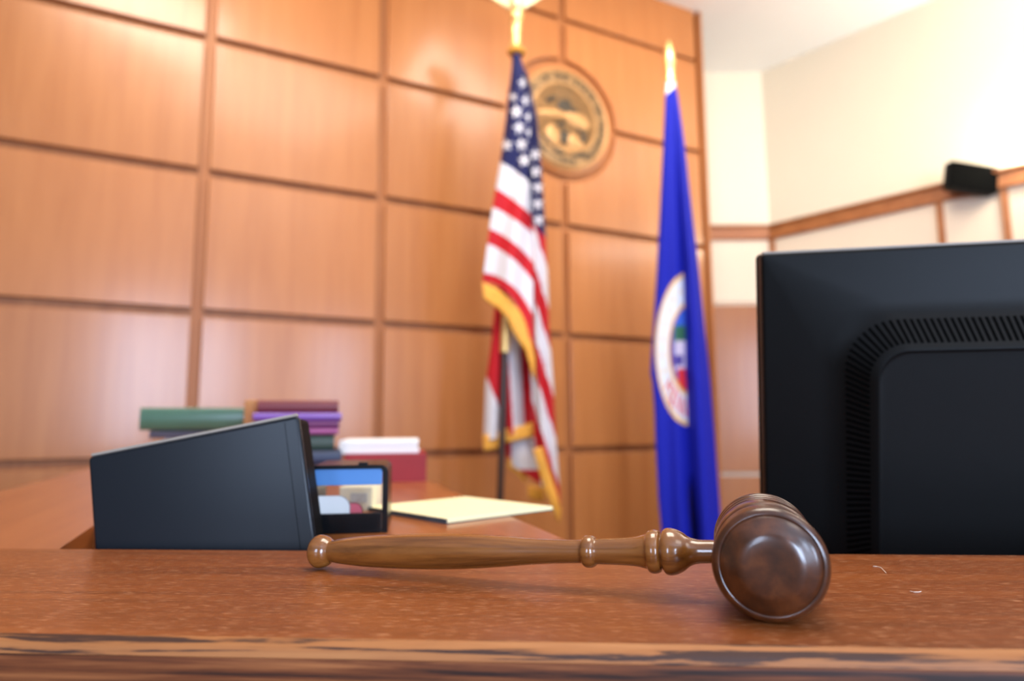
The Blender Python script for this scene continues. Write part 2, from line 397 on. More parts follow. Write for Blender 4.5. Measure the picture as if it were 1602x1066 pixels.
# grain along the desk: local frame with y along ldir
dm = Matrix((Vector((ldir.y, -ldir.x, 0)), ldir, Vector((0, 0, 1)))).transposed().to_4x4(); dm.translation = Vector((0, 0.54, TZ))
di = dm.inverted()
bm = bmesh.new()
dp = [(di @ Vector((p.x, p.y, TZ))) for p in desk_pts]
prism(bm, [(p.x, p.y) for p in dp], -0.03, 0.0)
o = finish(bm, 'desk_top', M['desk'], bench); o.matrix_basis = dm
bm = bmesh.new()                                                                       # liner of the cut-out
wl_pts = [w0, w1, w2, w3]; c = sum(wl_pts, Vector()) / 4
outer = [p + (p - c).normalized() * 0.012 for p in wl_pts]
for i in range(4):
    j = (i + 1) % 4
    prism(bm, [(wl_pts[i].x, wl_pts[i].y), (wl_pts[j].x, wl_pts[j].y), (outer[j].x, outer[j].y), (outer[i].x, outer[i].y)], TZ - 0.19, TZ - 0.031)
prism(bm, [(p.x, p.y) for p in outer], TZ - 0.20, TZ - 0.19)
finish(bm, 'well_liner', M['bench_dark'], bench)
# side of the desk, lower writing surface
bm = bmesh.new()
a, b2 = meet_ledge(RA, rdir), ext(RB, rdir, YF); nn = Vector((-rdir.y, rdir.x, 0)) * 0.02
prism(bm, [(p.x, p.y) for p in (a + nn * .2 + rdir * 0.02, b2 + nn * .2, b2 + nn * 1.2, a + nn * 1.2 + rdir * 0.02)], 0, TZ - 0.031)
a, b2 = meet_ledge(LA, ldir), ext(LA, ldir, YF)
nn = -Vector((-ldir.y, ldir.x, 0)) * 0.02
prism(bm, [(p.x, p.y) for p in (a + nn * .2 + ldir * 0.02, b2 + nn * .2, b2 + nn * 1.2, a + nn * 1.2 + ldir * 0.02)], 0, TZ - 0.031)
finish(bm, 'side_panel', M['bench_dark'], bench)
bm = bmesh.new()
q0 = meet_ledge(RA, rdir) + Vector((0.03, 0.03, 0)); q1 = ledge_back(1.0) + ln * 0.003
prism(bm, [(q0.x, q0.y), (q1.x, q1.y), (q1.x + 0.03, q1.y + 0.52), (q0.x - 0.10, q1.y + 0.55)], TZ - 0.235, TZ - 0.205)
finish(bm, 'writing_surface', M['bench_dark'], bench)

# ================================================================== GAVEL
RH = 0.0291
fc = on_z(1204.5, 883.5, TZ + RH + 0.0004); Lh = 0.094
hax = Vector((0.0286, 0.092, 0)).normalized()
gav = empty('gavel', (fc.x + hax.x * 0.047, fc.y + hax.y * 0.047, TZ), 'turned brown wooden gavel lying on its side on the bench ledge', 'gavel')
half = [(0, 0), (0.0, .28), (0.0001, .44), (0.0005, .53), (0.0012, .59), (0.0021, .64), (0.0030, .70), (0.0039, .76), (0.0050, .82), (0.0058, .845), (0.0062, .858), (0.0059, .872), (0.0059, .890), (0.0065, .930), (0.0079, .974), (0.0098, 1.0), (0.0116, .992),
        (0.0130, .96), (0.0139, .90), (0.0146, .865), (0.0153, .89), (0.0162, .96), (0.0180, .985), (0.0198, .96), (0.0207, .895), (0.0215, .86), (0.0222, .895), (0.0232, .955), (0.0270, .972), (0.0305, .965), (0.0313, .915), (0.0320, .90), (0.0327, .93), (0.0340, .975), (0.0353, .93), (0.0360, .90), (0.0368, .935), (0.0385, .978), (0.047, .985)]
prof = [(s, r * RH) for s, r in half]; prof = prof + [(Lh - s, r) for s, r in prof[-2::-1]]
bm = bmesh.new(); HM = frame(fc - hax * 0.0095, hax)
lathe(bm, prof, Matrix.Identity(4), 96)
o = finish(bm, 'head', M['head'], gav, smooth=True, angle=60); o.matrix_basis = HM; tag(o, 'dark reddish brown turned head')
mid = HM @ Vector((0, 0, Lh / 2)); butt = on_z(499, 863, TZ + 0.0121)
hd = (butt - mid)
def s_of(px):
    a, b = 0.0, 1.2
    for _ in range(50):
        m_ = (a + b) / 2
        if proj(mid + hd * m_)[0] > px: a = m_
        else: b = m_
    return a
hp = [(1150, 34), (1118, 35.5), (1100, 36), (1088, 38), (1078, 45), (1070, 57), (1060, 67), (1050, 71.5), (1042, 69), (1038, 61), (1036.2, 52), (1034.5, 54), (1032, 62), (1024, 66.5), (1016, 63), (1013, 55), (1008, 51), (995, 45), (975, 41.5), (950, 39.5), (934, 39),
      (932, 42), (928, 47.5), (922, 49.5), (916, 47.5), (912.5, 42), (911, 36), (890, 36), (860, 37), (830, 40), (790, 46), (750, 51), (710, 53.5), (670, 54), (630, 52), (590, 48.5), (560, 44), (535, 38), (523, 33.5), (519, 33), (516, 37),
      (512, 44), (506, 49), (500, 50.5), (495, 46), (491, 36), (489, 20), (488.6, 0)]
pr = []
hl_ = hd.length
for px, hh in hp:
    s = s_of(px); P = mid + hd * s; dep = -(CI @ P).z
    pr.append((s * hl_, hh / 2 * dep / FPX))
bm = bmesh.new(); lathe(bm, smooth_prof(pr, 4), Matrix.Identity(4), 48)
o = finish(bm, 'handle', M['handle'], gav, smooth=True, angle=70); o.matrix_basis = frame(mid, hd); tag(o, 'lighter olive brown turned handle')
print('GAVEL', mid, butt, 'perp', hd.normalized().dot(hax), 'len', hl_, 'minr', )

# lint on the ledge
M['lint'] = plain('white lint', (226, 214, 200), 0.8)
def lint(pix, label):
    P = [on_z(x, y, TZ) + Vector((0, 0, 0.0003)) for x, y in pix]; bm = bmesh.new()
    for a, b in zip(P, P[1:]): lathe(bm, [(0, .0002), ((b - a).length, .0002)], frame(a, b - a), 8)
    tag(finish(bm, 'lint_thread', M['lint'], smooth=True), label, 'lint', 'lint threads on the ledge')
lint([(1366, 887), (1372, 887.5), (1378, 889), (1382, 893), (1386, 897)], 'bent white lint thread on the ledge, the one farther back right of the gavel head')
lint([(1424, 926), (1430, 927.5), (1437, 927.5), (1441, 926.5)], 'short straight white lint thread on the ledge, nearer the front edge')

# ================================================================== LEFT SCREEN
SY = 0.614
c0 = at(157, 862, SY); c1 = at(493, 862, SY - 0.004); t0 = at(137, 715, SY + 0.006); t1 = at(467, 650.5, SY + 0.006)
ur = (t1 - t0).normalized(); up = ((t0 - c0) + (t1 - c1)); up = (up - ur * up.dot(ur)).normalized(); nf = ur.cross(up)   # nf faces the camera
if nf.y > 0: nf = -nf
W = (t1 - t0).length; H = 0.168; T = 0.030
SM = Matrix((ur, up, nf)).transposed().to_4x4(); SM.translation = t0
scr = empty('flat_screen', (c0.x + 0.1, SY, TZ - 0.1), 'black flat screen seen from behind, leaning in the cut-out of the desk at left', 'screen')
bm = bmesh.new(); prism(bm, rrect(0, W, -H, 0, 0.004, 4), -0.0075, 0.0)
o = finish(bm, 'rear_cover', M['screenback'], scr, smooth=True, bevel=0.0028, segs=4); o.matrix_basis = SM
bm = bmesh.new(); prism(bm, rrect(0.0004, W - 0.0004, -H, -0.0004, 0.005, 4), -T, -0.0076)
o = finish(bm, 'bezel', M['blackmat'], scr, bevel=0.0012); o.matrix_basis = SM
bm = bmesh.new(); prism(bm, rrect(0.012, W - 0.012, -H + 0.012, -0.012, 0.002, 2), -T - 0.0008, -T)
o = finish(bm, 'display', M['glass'], scr); o.matrix_basis = SM
bm = bmesh.new(); box(bm, (W / 2, 0.0012, -0.0045), (W - 0.004, 0.0026, 0.006))  # added strip, its colour imitates light on the rounded edge
o = finish(bm, 'edge_highlight', M['trim'], scr, bevel=0.0008); o.matrix_basis = SM; tag(o, 'pale strip painted as a highlight along the upper edge')
bm = bmesh.new(); prism(bm, rrect(W * 0.93, W * 0.932, -H + 0.01, -0.004, 0.0002, 1), 0.0, 0.0002)
o = finish(bm, 'seam', M['blackslot'], scr); o.matrix_basis = SM

# ================================================================== RIGHT MONITOR
tlc = at(1191, 398, 0.700); trc = at(1602, 377, 0.655)
mr_ = (trc - tlc); mr_.z = 0; mr_.normalize()
tilt = R(11); back = Vector((mr_.y, -mr_.x, 0))          # towards the camera
if back.y > 0: back = -back
mu = (Vector((0, 0, 1)) * math.cos(tilt) + back * math.sin(tilt)).normalized(); mb = mr_.cross(mu).normalized()
if mb.y > 0: mb = -mb
MW, MH = 0.62, 0.400
MM = Matrix((mr_, mu, mb)).transposed().to_4x4(); MM.translation = tlc
mon = empty('computer_monitor', (tlc.x + 0.3, 0.72, TZ - 0.205), 'large black computer monitor seen from behind, with slotted vents round its raised back', 'monitor')
def mon_part(name, bm, mat, **k):
    o = finish(bm, name, mat, mon, **k); o.matrix_basis = MM; return o
def loft(rings, cap0=True, cap1=True):
    bm = bmesh.new(); rs = [[bm.verts.new(p) for p in r] for r in rings]; k = len(rs[0])
    for a, b in zip(rs, rs[1:]):
        for i in range(k): bm.faces.new((a[i], a[(i + 1) % k], b[(i + 1) % k], b[i]))
    if cap0: bm.faces.new(rs[0])
    if cap1: bm.faces.new(rs[-1][::-1])
    return bm
def cont(l, t, r, z, n=14): return [(x, y, z) for x, y in rrect(l, MW - l, -MH + (t if t < 0.06 else 0.035 + t - o1[1]), -t, r, n)]
o1 = (0.077, 0.071, 0.050); o2 = (0.104, 0.103, 0.030)
rings = [cont(0, 0, 0.004, -0.022), cont(0, 0, 0.004, -0.0045), cont(0.0006, 0.0006, 0.004, -0.002), cont(0.0018, 0.0018, 0.005, -0.0006), cont(0.0035, 0.0035, 0.005, 0.0), cont(o1[0] - 0.022, o1[1] - 0.020, 0.06, 0.003),
         cont(o1[0] - 0.008, o1[1] - 0.007, 0.055, 0.0065), cont(o1[0], o1[1], o1[2], 0.011), cont(o2[0] - 0.006, o2[1] - 0.006, o2[2] + 0.006, 0.027), cont(o2[0] - 0.002, o2[1] - 0.002, o2[2] + 0.002, 0.0300),
         cont(o2[0] - 0.0005, o2[1] - 0.0005, o2[2], 0.0305), cont(o2[0] + 0.0012, o2[1] + 0.0012, o2[2], 0.0292), cont(o2[0] + 0.003, o2[1] + 0.003, o2[2], 0.0290)]
mon_part('rear_cover', loft(rings), M['black'], smooth=True, angle=35)
# vent slots, across the slope
bm = bmesh.new()
def path(l, t, r, z, n=400):
    P = [Vector(p) for p in cont(l, t, r, z, 40)]; P.append(P[0]); d = [0]
    for a, b in zip(P, P[1:]): d.append(d[-1] + (b - a).length)
    return P, d
pa = [(p[0], p[1]) for p in cont(o1[0], o1[1], o1[2], 0, 60)]; pb = [(p[0], p[1]) for p in cont(o2[0] - 0.006, o2[1] - 0.006, o2[2] + 0.006, 0, 60)]
def resample(pts_a, pts_b, step):
    out = []; acc = 0; k = len(pts_a)
    for i in range(k):
        a0, a1 = Vector(pts_a[i]), Vector(pts_a[(i + 1) % k]); b0, b1 = Vector(pts_b[i]), Vector(pts_b[(i + 1) % k])
        L = ((a1 - a0).length + (b1 - b0).length) / 2
        if L < 1e-9: continue
        while acc < L:
            f = acc / L; out.append((a0.lerp(a1, f), b0.lerp(b1, f))); acc += step
        acc -= L
    return out
for a, b in resample(pa, pb, 0.0061):
    A = Vector((a.x, a.y, 0.011)); B = Vector((b.x, b.y, 0.027))
    d = B - A; A2 = A + d * 0.06; B2 = B - d * 0.06; t_ = Vector((-d.y, d.x, 0)).normalized(); n_ = t_.cross(d.normalized())
    if n_.z < 0: n_ = -n_
    fm_ = Matrix((d.normalized(), t_, n_)).transposed().to_4x4(); fm_.translation = (A2 + B2) / 2
    box(bm, (0, 0, 0), ((B2 - A2).length, 0.0029, 0.0008), fm_)
tag(mon_part('vent_slots', bm, M['blackslot']), 'ring of narrow black vent slots')
bm = bmesh.new(); prism(bm, rrect(-0.001, MW + 0.001, -MH - 0.001, 0.001, 0.005, 4), -0.030, -0.022)
mon_part('bezel', bm, M['blackmat'], bevel=0.001)
bm = bmesh.new(); prism(bm, rrect(0.016, MW - 0.016, -MH + 0.02, -0.016, 0.002, 2), -0.031, -0.030)
mon_part('display', bm, M['glass'])
bm = bmesh.new(); box(bm, (MW / 2, 0.0010, -0.006), (MW - 0.004, 0.0028, 0.008))  # added strip, painted highlight on the monitor's top edge
tag(mon_part('edge_highlight', bm, M['trim'], bevel=0.0008), 'pale strip painted as a highlight along the upper edge')
zb = TZ - 0.2046
nb = MM @ Vector((MW / 2, -MH * 0.62, 0.031))
bm = bmesh.new(); fm_ = Matrix((mr_, -back, Vector((0, 0, 1)))).transposed().to_4x4(); fm_.translation = Vector((nb.x, nb.y, 0)) + back * 0.012
box(bm, (0, 0, (zb + 0.012 + nb.z) / 2), (0.06, 0.020, nb.z - zb - 0.012), fm_)
finish(bm, 'stand_neck', M['black'], mon, bevel=0.003)
bm = bmesh.new(); prism(bm, rrect(-0.12, 0.12, -0.06, 0.12, 0.03, 6), zb, zb + 0.012, fm_)
finish(bm, 'stand_base', M['black'], mon, bevel=0.003)

# ================================================================== BOOKS AND PAPERS
def book(name, label, cat, x0, x1, zlo, zhi, Y, depth, col, rough=0.45, yaw=0.0, pages='page', spec=0.5, group=None, spine_round=True):
    """a closed book lying flat, spine towards the camera; x0..x1 photo columns of its spine at distance Y; zlo, zhi over the desk"""
    a = at(x0, 700, Y); b = at(x1, 700, Y); w = b.x - a.x; h = zhi - zlo
    c = Vector(((a.x + b.x) / 2, Y, TZ + zlo))
    e = empty(name, c, label, cat, group, Matrix.Rotation(yaw, 4, 'Z'))
    cm = plain(name + ' cover ' + label[:12], col, rough, var=0.04, vscale=40, spec=spec)
    cov = 0.0028
    bm = bmesh.new()                                                       # cover: two boards and a rounded spine
    prof = [(depth, 0), (0.006, 0)]
    if spine_round: prof += [(0.006 - 0.007 * math.sin(math.pi * k / 8), h * (0.5 - 0.5 * math.cos(math.pi * k / 8))) for k in range(1, 8)]
    else: prof += [(0.0, 0.0), (0.0, h)]
    prof += [(0.006, h), (depth, h), (depth, h - cov), (0.006, h - cov), (0.004, h - cov - 0.001), (0.004, cov + 0.001), (0.006, cov), (depth, cov)]
    A = [bm.verts.new((-w / 2, y, z)) for y, z in prof]; B = [bm.verts.new((w / 2, y, z)) for y, z in prof]
    k = len(prof); bm.faces.new(A); bm.faces.new(B[::-1])
    for i in range(k): bm.faces.new((A[i], A[(i + 1) % k], B[(i + 1) % k], B[i]))
    o = finish(bm, 'cover', cm, e, world=False, smooth=True, angle=35)
    bm = bmesh.new(); box(bm, (0, 0.004 + (depth - 0.004) / 2 - 0.001, h / 2), (w - 0.006, depth - 0.008, h - 2 * cov - 0.0004))
    finish(bm, 'pages', M[pages], e, world=False)
    return e
def zof(py, Y, px=500): return at(px, py, Y).z - TZ
# stack at the back left
Y1 = 1.42
zt = zof(638, Y1, 300); z2 = zof(673, Y1, 300)
book('book', 'green bound law book lying flat on top of the left stack', 'book', 225, 378, z2, zt, Y1, 0.24, (64, 98, 76), 0.22, spec=0.9, yaw=R(19))
book('book', 'dark grey book lying directly under the green book', 'book', 240, 372, z2 - 0.017, z2 - 0.0005, Y1 + 0.01, 0.22, (74, 66, 76), 0.5, yaw=R(19))
book('book', 'pale grey book at the bottom of the left stack under the dark grey book', 'book', 262, 368, 0.0, z2 - 0.0178, Y1 + 0.015, 0.21, (176, 170, 176), 0.5, yaw=R(19))
# maroon stack
Y2 = 1.22
zz = [zof(y, Y2, 460) for y in (626, 646, 659, 670, 681, 706, 727)]
book('book', 'maroon book lying on top of the right stack', 'book', 404, 526, zz[1] + 0.0003, zz[0], Y2 + 0.02, 0.2, (110, 38, 42), 0.42, yaw=R(14))
book('book', 'violet glossy book second from the top of the right stack', 'book', 398, 531, zz[2] + 0.0003, zz[1], Y2, 0.21, (118, 78, 158), 0.25, spec=0.9, yaw=R(14))
book('book', 'dark plum book third from the top of the right stack', 'book', 410, 528, zz[3] + 0.0003, zz[2], Y2, 0.2, (100, 38, 88), 0.4, yaw=R(14))
book('book', 'pinkish purple book fourth from the top of the right stack', 'book', 412, 527, zz[4] + 0.0003, zz[3], Y2, 0.2, (150, 74, 122), 0.4, yaw=R(14))
book('book', 'dark green book in the right stack between the purple and the navy books', 'book', 420, 521, zz[5] + 0.0003, zz[4], Y2 + 0.005, 0.19, (52, 66, 54), 0.5, yaw=R(14))
book('book', 'navy book low in the right stack under the dark green book', 'book', 410, 533, zz[6] + 0.0003, zz[5], Y2 - 0.012, 0.2, (40, 50, 74), 0.5, yaw=R(14))
book('book', 'brown grey book at the bottom of the right stack', 'book', 415, 529, 0.0, zz[6], Y2 - 0.008, 0.19, (96, 76, 74), 0.5, yaw=R(14))
Y3 = 1.26
zr_ = zof(711, Y3, 590)
book('binder', 'thick red binder lying flat at the end of the desk', 'binder', 541, 667, 0.0, zr_, Y3, 0.22, (150, 20, 24), 0.6, spine_round=False, yaw=R(9))
# white paper stack on the binder
a = at(533, 700, Y3 + 0.03); b = at(655, 700, Y3 + 0.03); zt = zof(689, Y3 + 0.03, 590)
e = empty('paper_stack', ((a.x + b.x) / 2, Y3 + 0.03, TZ + zr_ + 0.0003), 'thick stack of white papers lying on the red binder', 'papers', None, Matrix.Rotation(R(9), 4, 'Z'))
bm = bmesh.new()
nl = 9; hh = (zt - zr_) / nl
for k in range(nl):
    box(bm, (random.uniform(-.002, .002), 0.09 + random.uniform(-.002, .002), hh * (k + .5)), (b.x - a.x, 0.18, hh * 0.97))
finish(bm, 'sheets', M['white'], e, world=False, bevel=0.0008)
# tan wooden block between the stacks, on the desk
a = at(379, 700, 1.30); b = at(397, 700, 1.30); zt = zof(626, 1.30, 388)
bm = bmesh.new(); box(bm, ((a.x + b.x) / 2, 1.315, TZ + zt / 2), (b.x - a.x, 0.03, zt))
mtan = wood('tan block wood', (150, 92, 46), (192, 128, 72), (224, 164, 104), 40, 6, axis=2, rough=0.5)
tag(finish(bm, 'wooden_block', mtan, bevel=0.002), 'small upright tan wooden block between the two book stacks', 'block')
# shiny pale blue knob on the near corner of the stack
c = at(405, 638, Y2 - 0.010)
# legal pad
pz = TZ + 0.0052
pc = [on_z(608, 791, pz), on_z(656, 814, pz), on_z(846, 796, pz), on_z(748, 774, pz)]
u1 = ((pc[2] - pc[1]) + (pc[3] - pc[0])) / 2; u2 = ((pc[0] - pc[1]) + (pc[3] - pc[2])) / 2
cc = sum(pc, Vector()) / 4; u2p = u2 - u1 * (u2.dot(u1) / u1.length_squared); u2 = (u2 + u2p).normalized() * u2.length
u2 = u2p.normalized() * u2.length
PMx = Matrix((u1.normalized(), u2.normalized(), Vector((0, 0, 1)))).transposed().to_4x4(); PMx.translation = Vector((cc.x, cc.y, TZ))
pad = empty('legal_pad', (cc.x, cc.y, TZ), 'yellow writing pad lying over the right edge of the desk', 'notepad')
bm = bmesh.new(); box(bm, (0, 0, 0.0029), (u1.length, u2.length, 0.0042)); o = finish(bm, 'sheets', M['yellow'], pad, bevel=0.0006); o.matrix_basis = PMx
bm = bmesh.new(); box(bm, (0, 0, 0.0006), (u1.length * 1.002, u2.length * 1.002, 0.0008)); o = finish(bm, 'backing_board', M['navy'], pad); o.matrix_basis = PMx
bm = bmesh.new(); box(bm, (-u1.length / 2 - 0.0006, 0, 0.0026), (0.0012, u2.length * 1.004, 0.0052))
o = finish(bm, 'binding', plain('pad binding', (70, 78, 84), 0.6), pad); o.matrix_basis = PMx

# ================================================================== TRAY
TY = 0.672
a = at(484, 780, TY); b = at(607, 780, TY)
tw = b.x - a.x; th = at(600, 727.5, TY).z - TZ
tray = empty('letter_tray', ((a.x + b.x) / 2, TY, TZ), 'black plastic desk tray with a rounded open front beside the leaning screen', 'tray')
TYAW = Matrix.Translation((b.x, TY, TZ)) @ Matrix.Rotation(R(8), 4, 'Z') @ Matrix.Translation((-b.x, -TY, -TZ))
TM = TYAW @ Matrix.Translation((a.x, TY, TZ + 0.0002))
def tr_part(name, bm, mat, **k):
    o = finish(bm, name, mat, tray, **k); o.matrix_basis = TM @ Matrix.Rotation(R(90), 4, 'X'); return o   # local x right, y up, z towards camera
td = 0.10
zl = lambda y: at(560, y, TY).z - TZ
wt, wb = zl(759), zl(803)
tk = at(607, 780, TY).x - at(598, 780, TY).x
bm = bmesh.new()                                            # top lip: an extruded rounded arch
outer = [(0, 0.0), (tw, 0.0), (tw, th - 0.008)] + [(tw - 0.008 + 0.008 * math.cos(R(90 * k / 8)), th - 0.008 + 0.008 * math.sin(R(90 * k / 8))) for k in range(1, 9)] + [(0.008, th)] + [(0.008 - 0.008 * math.sin(R(90 * k / 8)), th - 0.008 + 0.008 * math.cos(R(90 * k / 8))) for k in range(1, 9)]
tr_pts = outer
inner = [(tk, 0.0), (tw - tk, 0.0), (tw - tk, th - 0.008)] + [(tw - 0.008 + (0.008 - tk) * math.cos(R(90 * k / 8)), th - 0.008 + (0.008 - tk * .7) * math.sin(R(90 * k / 8))) for k in range(1, 9)] + [(0.008, th - tk * .7)] + [(0.008 - (0.008 - tk) * math.sin(R(90 * k / 8)), th - 0.008 + (0.008 - tk * .7) * math.cos(R(90 * k / 8))) for k in range(1, 9)]
k = len(outer)
rs = [[bm.verts.new((x, y, z)) for x, y in pts] for pts, z in ((outer, 0.0), (outer, -td), (inner, -td), (inner, 0.0))]
for q in range(4):
    A, B = rs[q], rs[(q + 1) % 4]
    for i in range(1, k): bm.faces.new((A[i], A[(i + 1) % k], B[(i + 1) % k], B[i]))
tr_part('shell', bm, M['blackgloss'], smooth=True, angle=40)
bm = bmesh.new()
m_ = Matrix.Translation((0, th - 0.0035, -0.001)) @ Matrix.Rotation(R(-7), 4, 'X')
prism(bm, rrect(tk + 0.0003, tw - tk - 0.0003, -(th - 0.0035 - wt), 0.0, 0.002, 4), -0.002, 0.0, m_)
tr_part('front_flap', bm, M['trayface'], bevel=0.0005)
bm = bmesh.new(); prism(bm, rrect(tk + 0.0003, tw - tk - 0.0003, 0.0, wb, 0.002, 4), -0.003, 0.0); 
tr_part('drawer_front', bm, M['blackgloss'], bevel=0.0008)
bm = bmesh.new(); box(bm, (tw / 2, 0.0015, -td / 2 - 0.002), (tw - 2 * tk - 0.001, 0.003, td - 0.006))
tr_part('tray_floor', bm, M['blackgloss'])
bm = bmesh.new(); prism(bm, rrect(tw * 0.62, tw * 0.74, th - 0.0002, th + 0.0024, 0.001, 4), -0.006, -0.001)
tr_part('clip', bm, M['blackgloss'], bevel=0.0005)
# things inside the tray: a white pad on edge and a pink note
def slab(name, px0, px1, py0, py1, Y, base, mat, label, cat, lean=0.0, round_right=0.0):
    a = at(px0, py1, Y); b = at(px1, py0, Y)
    bm = bmesh.new(); w = b.x - a.x; z1 = b.z - (TZ + base)
    r = round_right
    pts = [(0, 0), (w, 0)] + ([(w - r + r * math.cos(R(90 * k / 8)), z1 - r + r * math.sin(R(90 * k / 8))) for k in range(9)] if r else [(w, z1)]) + [(0, z1)]
    m_ = TYAW @ Matrix.Translation((a.x, Y, TZ + base)) @ Matrix.Rotation(R(90 - lean), 4, 'X')
    prism(bm, pts, -0.012, 0.0, m_)
    return tag(finish(bm, name, mat, bevel=0.0004), label, cat)
slab('paper_pad', 498, 553, 775, 800, TY + 0.022, 0.0033, M['white'], 'white paper pad standing inside the black tray', 'notepad', 4, 0.012)
slab('sticky_note', 549, 577, 787, 800, TY + 0.045, 0.0033, M['pinkp'], 'pink note pad standing in the tray right of the white pad', 'notepad', 2, 0.008)
# cream box further back on the desk
Yb = 0.84
a = at(530, 790, Yb); b = at(583, 762, Yb)
bx = empty('cardboard_box', ((a.x + b.x) / 2, Yb, TZ), 'small cream box seen through the opening of the black tray', 'box')
bm = bmesh.new(); box(bm, ((a.x + b.x) / 2, Yb + 0.03, TZ + (b.z - TZ) / 2), (b.x - a.x, 0.06, b.z - TZ)); finish(bm, 'body', plain('cream card', (226, 220, 192), 0.6, var=0.02), bx, bevel=0.001)
bm = bmesh.new(); box(bm, ((a.x + b.x) / 2 + 0.004, Yb - 0.0004, TZ + (b.z - TZ) * 0.55), ((b.x - a.x) * 0.5, 0.0006, (b.z - TZ) * 0.4)); finish(bm, 'label_patch', plain('grey label', (186, 190, 186), 0.6, var=0.2, vscale=500), bx)

# ================================================================== FLAGS
class Sheet:
    def __init__(s): s.v = []; s.f = []; s.c = []; s.n = 0
    def add(s, P, C):
        nv, nu, _ = P.shape; idx = np.arange(nv * nu).reshape(nv, nu) + s.n
        s.v.append(P.reshape(-1, 3)); s.c.append(np.broadcast_to(C, P.shape).reshape(-1, 3))
        s.f.append(np.stack([idx[:-1, :-1], idx[:-1, 1:], idx[1:, 1:], idx[1:, :-1]], -1).reshape(-1, 4)); s.n += nv * nu
    def build(s, name, mat, parent, solid=0.003):
        me = bpy.data.meshes.new(name); V = np.concatenate(s.v); F = np.concatenate(s.f)
        me.from_pydata(V.tolist(), [], F.tolist())
        at_ = me.attributes.new('Col', 'FLOAT_COLOR', 'POINT'); C4 = np.ones((len(V), 4), np.float32); C4[:, :3] = np.concatenate(s.c)
        at_.data.foreach_set('color', C4.ravel())
        me.polygons.foreach_set('use_smooth', np.ones(len(F), bool)); me.materials.append(mat)
        o = bpy.data.objects.new(name, me); COL.objects.link(o); o.parent = parent; o.matrix_parent_inverse = world_of(parent).inverted()
        if solid:
            so = o.modifiers.new('thickness', 'SOLIDIFY'); so.thickness = solid; so.offset = 0
        return o
def curve(pts, v):
    """pts rows (key, x, y) -> x(v), y(v)"""
    p = np.array(pts, float); return np.interp(v, p[:, 0], p[:, 1]), np.interp(v, p[:, 0], p[:, 2])
def grid3(rows, nu, nv, curvature=None):
    """rows (key, l, m, r) points -> px, py arrays and key, u"""
    ks = np.array([r[0] for r in rows], float); v = np.linspace(ks[0], ks[-1], nv); u = np.linspace(0, 1, nu)
    g = []
    for j in (1, 2, 3):
        g.append((np.interp(v, ks, [r[j][0] for r in rows]), np.interp(v, ks, [r[j][1] for r in rows])))
    U = u[None, :]; w0 = 2 * (U - .5) * (U - 1); w1 = 4 * U * (1 - U); w2 = 2 * U * (U - .5)
    X = g[0][0][:, None] * w0 + g[1][0][:, None] * w1 + g[2][0][:, None] * w2
    Yp = g[0][1][:, None] * w0 + g[1][1][:, None] * w1 + g[2][1][:, None] * w2
    return X, Yp, np.broadcast_to(v[:, None], X.shape), np.broadcast_to(U, X.shape)
RED, WHI, BLU = np.array(lin(186, 26, 36)), np.array(lin(214, 208, 212)), np.array(lin(30, 32, 78))
def star(X, Y, cx, cy, r, rot=0.0, squash=1.0):
    dx, dy = (X - cx) / squash, -(Y - cy); a = np.arctan2(dx, dy) + rot; rr = np.hypot(dx, dy)
    k = np.mod(a, 2 * np.pi / 5); k = np.minimum(k, 2 * np.pi / 5 - k)
    ri = 0.42 * r; # straight edge between tip (k=0, r) and notch (k=36deg, ri)
    th = np.pi / 5; lim = r * ri * math.sin(th) / (ri * np.sin(th - k) + r * np.sin(k) + 1e-9)
    return rr < lim
def mid_(l, r, bow=0.0): return ((l[0] + r[0]) / 2, (l[1] + r[1]) / 2 + bow)
def fringe(S, top, bot, Y, n=70, fold=0.012, seed=1):
    rg = np.random.default_rng(seed)
    p = np.array(top, float); q = np.array(bot, float)
    s = np.linspace(0, 1, n); kp = np.linspace(0, 1, len(p)); kq = np.linspace(0, 1, len(q))
    tx, ty = np.interp(s, kp, p[:, 0]), np.interp(s, kp, p[:, 1]); bx_, by = np.interp(s, kq, q[:, 0]), np.interp(s, kq, q[:, 1])
    jag = 1 + 0.10 * np.where(np.arange(n) % 2 == 0, 1, -1) * rg.uniform(0.3, 1, n)
    rows = np.linspace(0, 1, 6)[:, None]
    X = tx + (bx_ - tx) * rows * jag; Yp = ty + (by - ty) * rows * jag
    D = Y + fold * np.sin(s * 9 + seed)[None, :] + 0.003 * np.where(np.arange(n) % 2 == 0, 1, -1)[None, :] + 0 * X
    S.add(at_np(X, Yp, D), np.array(lin(236, 164, 50)))
YU = 2.80
def standing_flag(name, label, Y, top, bottom):
    e = empty(name, (at(*bottom, Y).x, Y, 0), label, 'flag'); return e
def tube(bm, P, Q, r, n=24, mi=0):
    P, Q = Vector(P), Vector(Q); lathe(bm, [(0, r), ((Q - P).length, r)], frame(P, Q - P), n, mi)
us = standing_flag('standing_flag', 'striped flag with white stars and gold fringe, draped on a pole before the wall seal', YU, (806, 84), (783, 780))
ptop = at(806, 78, YU); pj = at(790, 552, YU); pdir = (ptop - pj).normalized(); pbase = pj - pdir * ((pj.z - 0.03) / pdir.z)
us.location = (pbase.x, pbase.y, 0)
bm = bmesh.new(); tube(bm, pbase, ptop, 0.0135); finish(bm, 'pole', M['pole'], us, smooth=True)
bm = bmesh.new(); j1 = at(792, 478, YU); lathe(bm, [(0, .0135), (0, .019), (.004, .021), (.012, .0195), ((j1 - pj).length, .0195), ((j1 - pj).length, .0136)], frame(pj, pdir), 28)
tag(finish(bm, 'ferrule', M['brass'], us, smooth=True), 'brass joint sleeve')
